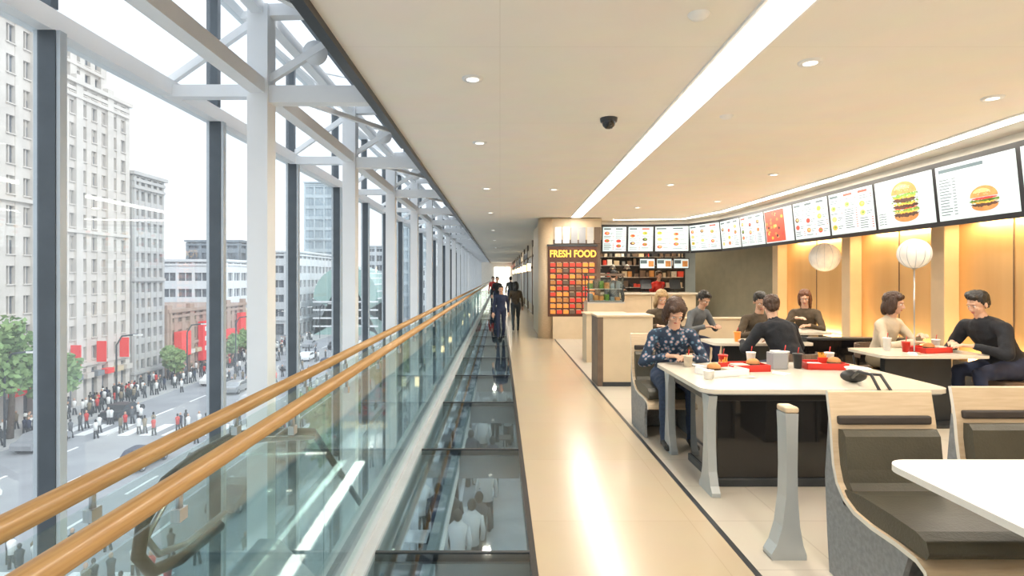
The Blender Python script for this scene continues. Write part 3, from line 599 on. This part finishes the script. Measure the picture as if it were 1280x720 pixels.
    out.ell((0,.083,-.056),(.022,.007,.005),'lips',n=10,m=6); out.ell((0,.081,-.063),(.018,.008,.005),'lips',n=10,m=6)
    for sg in (-1,1):
        out.ell((sg*.030,.073,.004),(.013,.010,.0065),'eyew',n=10,m=8); out.ell((sg*.030,.0805,.004),(.006,.004,.005),'iris',n=8,m=6)
        out.ell((sg*.031,.083,.024),(.016,.004,.0025),hair,n=8,m=6)
    hh=MB(); hh.T=HR
    hh.ell((0,-.030,.050),(.088,.096,.088),hair); hh.ell((0,-.065,-.0),(.072,.046,.070),hair)
    if style in('bob','long'):
        for sg in (-1,1): hh.ell((sg*.074,-.008,-.02),(.028,.060,.11),hair); hh.ell((sg*.045,.045,.085),(.04,.035,.03),hair)
        hh.ell((0,-.07,-.05),(.084,.05,.10),hair); hh.ell((0,-.01,.095),(.075,.075,.05),hair); hh.ell((.03,.05,.08),(.05,.03,.035),hair)
    if style=='long': hh.ell((0,-.085,-.14),(.085,.04,.13),hair)
    if style=='short': 
        hh.ell((0,.038,.098),(.060,.042,.028),hair); hh.ell((.02,.0,.115),(.06,.07,.03),hair); hh.ell((-.02,.05,.09),(.045,.03,.025),hair)
        for sg in (-1,1): hh.ell((sg*.072,-.012,.025),(.014,.034,.038),hair)
    vs,fs=remesh(hh,.008,1,.008); out.T=T; out.add(vs,fs,hair,True)
    return out.build(name)
PI=math.pi
person('seated_woman',(1.66,5.58,0),PI-.1,'floral','jeans','hairbrown','skin1','bob',lean=.16,nod=.75,turn=.15,hL=(-.12,.38,.80),hR=(.10,.36,.80),sc=1.02)
def sitter(name,loc,yaw,*a,**k):
    person(name,loc,yaw,*a,**k); lowchair(loc,yaw)
sitter('seated_man',(3.14,6.12,0),.28,'sweater','navy','hairbrown','skin1','short',lean=.18,side=-.04,nod=.3,turn=-.5,hL=(-.26,.45,.80),hR=(.22,.45,.80),bulk=1.22)
sitter('seated_man',(3.50,7.82,0),PI-.1,'brownjk','navy','hairblack','skin2','short',lean=.15,nod=.45,hL=(-.2,.44,.80),hR=(.16,.44,.80))
sitter('seated_woman',(4.50,6.74,0),PI+.45,'creamjk','khaki','hairbrown','skin1','bob',lean=.10,nod=.18,turn=.3,hL=(-.10,.38,.86),hR=(.14,.42,.80),sc=1.02)
sitter('seated_man',(5.36,6.02,0),PI/2+.12,'sweater','navy','hairblack','skin1','short',lean=.24,nod=.38,hL=(-.16,.52,.80),hR=(.14,.48,.80),bulk=1.25,sc=1.04)
sitter('seated_woman',(4.83,8.98,0),PI-.6,'brownjk','khaki','hairred','skin1','long',lean=.10,nod=.3,hL=(-.1,.40,.8),hR=(.1,.38,.9))
sitter('seated_man',(2.98,8.95,0),PI+.5,'greyjk','navy','hairblack','skin2','short',lean=.18,nod=.6)
sitter('seated_woman',(2.50,9.05,0),PI+.05,'brownjk','navy','hairblond','skin1','long',lean=.14,nod=.5)
person('counter_worker',(3.3,16.35,0),PI,'dark','navy','hairblack','skin2','short','stand',nod=.3,hL=(-.2,.35,1.15),hR=(.2,.35,1.15))
person('counter_worker',(4.5,16.4,0),PI+.3,'redtray','navy','hairbrown','skin1','short','stand',nod=.2)
person('customer',(2.85,14.2,0),0,'dark','navy','hairblack','skin1','short','stand')
for (x,y,yaw,tp,pt,st,h) in ((.02,14.0,PI,'navy','navy','short',.78),(.44,16.0,0,'brownjk','dark','long',.82),(-.12,24,PI,'sweater','navy','short',.9),(.5,27,0,'dark','jeans','short',.9),(-.35,29,PI,'redtray','navy','short',.9)):
    person('pedestrian',(x,y,0),yaw,tp,pt,'hairblack','skin1',st,'stand',nod=.05,sc=h,lean=.03)
# ------------------------------------------------------------------ city
GZ=-13
m=MB(); m.box((-400,-60,GZ-.5),(3,500,GZ-.05),'asphalt'); m.build('ground_street')
m=MB(); m.box((-47,20,GZ-.05),(-41.5,260,GZ+.12),'pave'); m.box((-14,-20,GZ-.05),(-3,260,GZ+.12),'pave'); m.build('sidewalk')
m=MB()
for xx in (-36,-30.5,-25,-19.5):
    y=10
    while y<200: m.box((xx-.1,y,GZ-.05),(xx+.1,y+3.5,GZ-.02),'roadpaint'); y+=7
for k in range(13): m.box((-41+k*2,52,GZ-.05),(-40+k*2,56,GZ-.02),'roadpaint')
for k in range(13): m.box((-41+k*2,24,GZ-.05),(-40+k*2,28,GZ-.02),'roadpaint')
m.build('lane_markings')
def building(name,x0,x1,y0,y1,z1,bay,fh,kw,kg='bwin',pier=.45,sp=.45,cor=.5,store=True,z0=GZ,fine=False):
    m=MB(); m.box((x0+.3,y0+.3,z0),(x1-.3,y1-.3,z1-.2),kg); m.box((x0,y0,z1-.3),(x1,y1,z1),kw)
    m.box((x0-cor,y0-cor,z1-.1),(x1+cor,y1+cor,z1+.35),kw); m.box((x0-cor*.5,y0-cor*.5,z1-.9),(x1+cor*.5,y1+cor*.5,z1-.5),kw)
    ny=max(1,round((y1-y0)/bay)); nx=max(1,round((x1-x0)/bay)); by=(y1-y0)/ny; bx=(x1-x0)/nx; hp=pier*bay/2
    for i in range(ny+1):
        y=y0+i*by; e=.28 if fine and i%3==0 else .08; m.box((x1-.35,y-hp*(1.3 if fine and i%3==0 else 1),z0),(x1+e,y+hp*(1.3 if fine and i%3==0 else 1),z1-.2+(1.2 if fine and i%3==0 else 0)),kw)
    for i in range(nx+1): x=x0+i*bx; m.box((x-hp,y0-.08,z0),(x+hp,y0+.35,z1-.2),kw)
    z=z0+(4.5 if store else fh); j=0
    while z<z1-.5:
        m.box((x1-.35,y0,z-fh*sp/2),(x1+.02,y1,z+fh*sp/2),kw); m.box((x0,y0-.02,z-fh*sp/2),(x1,y0+.35,z+fh*sp/2),kw)
        if j%6==0: m.box((x0,y0-.3,z-.15),(x1+.4,y1,z+.2),kw)
        if fine:
            for i in range(ny):
                ya=y0+i*by+hp; yb=y0+(i+1)*by-hp; m.box((x1,ya-.08,z+fh*sp/2-.12),(x1+.18,yb+.08,z+fh*sp/2),kw)
                if random.random()<.45: 
                    hb=random.uniform(.2,.6)*fh*(1-sp); zt=z+fh*(1-sp/2); m.box((x1-.34,ya,zt-hb),(x1-.29,yb,zt),'blind')
        z+=fh; j+=1
    for i in range(ny): y=y0+(i+.5)*by; m.box((x1-.32,y-.05,z0+4),(x1-.12,y+.05,z1-.2),kw)
    for i in range(nx): x=x0+(i+.5)*bx; m.box((x-.05,y0+.12,z0+4),(x+.05,y0+.32,z1-.2),kw)
    if store: 
        for i in range(ny): m.box((x1,y0+i*by+.3,z0+3.0),(x1+.9,y0+(i+1)*by-.3,z0+3.6),random.choice(['storered','cream','darkb','stone','storered']))
    return m.build(name)
building('office_tower',-70,-47,34,57.5,50,2.0,2.9,'stone',pier=.46,sp=.40,fine=True)
building('office_tower',-66,-47.2,58.5,72.0,23,1.7,2.5,'stone',pier=.46,sp=.40,fine=True)
building('tower_crown',-64,-49,60,70,29,1.7,2.5,'stone',pier=.46,sp=.40,store=False,z0=23.4,fine=True)
building('office_tower',-62,-47.1,73,79.5,14.7,1.3,2.0,'stone2',pier=.35,sp=.4,store=False)
building('brick_shop_building',-62,-47,80.5,104,-3.6,2.0,2.8,'brick',pier=.45,sp=.4,fine=True)
building('modern_office_building',-86,-54,112,128,4.5,3.2,3.2,'modern',pier=.15,sp=.5,store=False)
building('modern_office_building',-60,-50,141,172,7.5,3.2,3.6,'modern',pier=.15,sp=.5,store=False)
building('dark_office_building',-72,-60,131,138,9.5,3,3.4,'darkb',pier=.2,sp=.3,store=False)
building('shop_building',-58,-47.5,105.5,111,-5,3,3.5,'cream',pier=.3,sp=.4)
building('glass_office_tower',-72,-58,210,230,36,4,4,'blueglass','blueglass2',pier=.15,sp=.3,store=False)
building('glass_office_tower',-40,-28,200,220,24,4,4,'blueglass','blueglass2',pier=.15,sp=.3,store=False)
building('office_block',-56,-42,240,280,14,4,4,'modern',pier=.2,sp=.4,store=False)
building('office_block',-25,-14.5,240,280,12,4,4,'stone2',pier=.2,sp=.4,store=False)
building('office_block',-24,-14.5,160,190,4,3.5,3.5,'modern',pier=.2,sp=.4,store=False)
m=MB(); N=14
pts=[(math.cos(math.pi*i/N)*8-38,math.sin(math.pi*i/N)*8+GZ+9) for i in range(N+1)]
m.prism(pts+[(-30,GZ),(-46,GZ)],140,160,'greencopper','y',True)
for i in range(N+1): m.beam((pts[i][0],139.9,pts[i][1]),(pts[i][0],160,pts[i][1]),.3,.3,'white')
for z in (2,4,6,8): m.box((-46,139.8,GZ+z),(-30,139.95,GZ+z+.4),'white')
m.build('vaulted_glass_hall')
m=MB(); m.box((-46.7,88,GZ+1.5),(-45.9,91.5,GZ+7.5),'storered'); m.box((-46.7,81.5,GZ+3),(-45.6,84,GZ+6.5),'storered'); m.box((-46.7,95,GZ+4),(-46,99,GZ+5.5),'storered'); m.box((-46.7,101,GZ+2),(-46,103,GZ+8),'storered')
for z in (3,4.5,6): m.box((-45.89,88.5,GZ+z),(-45.85,91,GZ+z+.7),'white2')
for y in (62,66,70): m.box((-46.8,y,GZ+4.6),(-45.7,y+.1,GZ+7),'storered')
m.build('storefront_signs')
def tree(x,y,h,r,seed):
    m=MB(); rnd=random.Random(seed); m.tube([(x,y,GZ),(x+.2,y,GZ+h*.4),(x,y+.2,GZ+h*.75)],.2,'bark',8,rs=[.28,.2,.1])
    cs=[V((x+rnd.uniform(-r,r)*.6,y+rnd.uniform(-r,r)*.6,GZ+h*.7+rnd.uniform(-r,r)*.7)) for _ in range(9)]
    for c in cs: m.tube([(x,y,GZ+h*.45),c],.05,'bark',6)
    for _ in range(1500):
        c=rnd.choice(cs)+V((rnd.gauss(0,1),rnd.gauss(0,1),rnd.gauss(0,1))).normalized()*rnd.uniform(.3,r*.55); a=V((rnd.gauss(0,1),rnd.gauss(0,1),rnd.gauss(0,1))).normalized()*.35; b=a.orthogonal().normalized()*.2
        m.add([c-a,c+b,c+a,c-b],[(0,1,2,3)],'leaf')
    m.build('street_tree')
for i,(x,y,h,r) in enumerate(((-44,46,11,3.2),(-43.5,50.5,11,3.0),(-43.5,54.5,8,2.2),(-43.5,76,5,1.6),(-43.5,92,5,1.6),(-12,40,6,2.2),(-12,60,6,2.2),(-12,75,6,2.2),(-43.5,99,5,1.6))): tree(x,y,h,r,i)
def car(x,y,yaw,k):
    m=MB(); m.T=TR((x,y,GZ-.05),yaw)
    body=[(-2.2,.35),(-2.25,.75),(-2.1,.95),(-1.5,1.0),(-.9,1.42),(.5,1.45),(1.2,1.0),(2.05,.85),(2.25,.6),(2.2,.35)]
    m.prism(body,-.88,.88,k,'x'); m.prism([(-1.35,1.02),(-.85,1.36),(.45,1.39),(1.05,1.02)],-.89,.89,'carwin','x')
    m.prism([(1.0,1.06),(.52,1.40),(.56,1.42),(1.16,1.04)],-.75,.75,'carwin','x')
    for sx in (-.8,.8):
        for sy in (-1.4,1.4): m.cyl((sx-.12,sy,.33),(sx+.12,sy,.33),.33,'rubber',n=14); m.cyl((sx-.13,sy,.33),(sx+.13,sy,.33),.18,'steel',n=10)
    m.build('car',.05)
rnd=random.Random(11)
for ln,xx in enumerate((-39,-33.2,-27.7,-22.2,-16.8)):
    y=16+rnd.uniform(0,8)
    while y<134:
        if not 49<y<59: car(xx+rnd.uniform(-.3,.3),y,0 if ln<3 else PI,rnd.choice(['white2','dark','greyp','steel','white','white2','navy','greyp']))
        y+=rnd.uniform(9,26)
m=MB()
for i in range(560):
    if i<300: x=rnd.uniform(-46.5,-41.5)
    elif i<380: x=rnd.uniform(-13,-5)
    else: x=rnd.uniform(-41,-15)
    y=rnd.uniform(25,130) if i<380 else rnd.choice([rnd.gauss(54,2),rnd.gauss(26,2),rnd.gauss(78,4),rnd.gauss(100,6)])
    z=GZ+.12 if (x<-41.5 or x>-14) else GZ-.05; k=rnd.choice(['dark','white2','redtray','navy','greyjk','khaki','white2','dark'])
    m.tube([(x-.1,y,z),(x-.08,y,z+.8)],.08,'dark',5); m.tube([(x+.1,y+.2,z),(x+.08,y,z+.8)],.08,'dark',5)
    m.tube([(x,y,z+.75),(x,y,z+1.1),(x,y,z+1.35),(x,y,z+1.5)],.2,k,7,rs=[.16,.17,.22,.08]); m.ell((x,y,z+1.62),(.10,.11,.14),'skin1' if i%2 else 'hairblack',n=7,m=5)
m.build('pedestrian_crowd')
m=MB()
for y in range(20,134,14):
    m.tube([(-41.8,y,GZ),(-41.8,y,GZ+7),(-41.2,y,GZ+8),(-39.5,y,GZ+8.2)],.09,'mull',8); m.box((-39.9,y-.15,GZ+8.05),(-39,y+.15,GZ+8.2),'white2')
m.build('street_lamps')
m=MB()
for _ in range(26):
    x=rnd.uniform(-1.9,.4); y=rnd.uniform(4,25); k=rnd.choice(['dark','navy','greyjk','white2'])
    m.tube([(x-.1,y,-5),(x-.08,y,-4.15)],.08,'dark',8); m.tube([(x+.1,y+.2,-5),(x+.08,y,-4.15)],.08,'dark',8)
    m.tube([(x,y,-4.2),(x,y,-3.9),(x,y,-3.6),(x,y,-3.48)],.2,k,10,rs=[.16,.16,.21,.08]); m.ell((x,y,-3.36),(.1,.11,.13),'hairblack',n=10,m=8)
    for s in (-1,1): m.tube([(x+s*.2,y,-3.6),(x+s*.25,y,-3.9),(x+s*.22,y+.12,-4.15)],.05,k,8)
m.build('concourse_crowd')
# ------------------------------------------------------------------ light, world, camera
w=D.worlds.new('World'); SC.world=w; w.use_nodes=True; bg=w.node_tree.nodes['Background']
tc=w.node_tree.nodes.new('ShaderNodeTexCoord'); sx=w.node_tree.nodes.new('ShaderNodeSeparateXYZ'); cr=w.node_tree.nodes.new('ShaderNodeValToRGB')
w.node_tree.links.new(tc.outputs['Generated'],sx.inputs[0]); w.node_tree.links.new(sx.outputs['Z'],cr.inputs[0]); w.node_tree.links.new(cr.outputs[0],bg.inputs['Color'])
cr.color_ramp.elements[0].color=(.97,.98,1,1); cr.color_ramp.elements[1].color=(.84,.91,1,1); cr.color_ramp.elements[1].position=.7
bg.inputs['Strength'].default_value=1.6
su=D.lights.new('sun','SUN'); su.energy=1.9; su.angle=.3; su.color=(1,.96,.90); so=D.objects.new('sun',su); COL.objects.link(so)
so.rotation_euler=V((-.75,.55,-.62)).to_track_quat('-Z','Y').to_euler()
cam=D.cameras.new('camera'); cam.lens=20; cam.sensor_width=36; cam.shift_x=15/1280; cam.shift_y=-15/1280; cam.clip_start=.05; cam.clip_end=900
co=D.objects.new('camera',cam); COL.objects.link(co); co.location=(0,0,1.55); co.rotation_euler=(math.pi/2,0,0); SC.camera=co
SC.view_settings.view_transform='Standard'; SC.view_settings.exposure=0.08
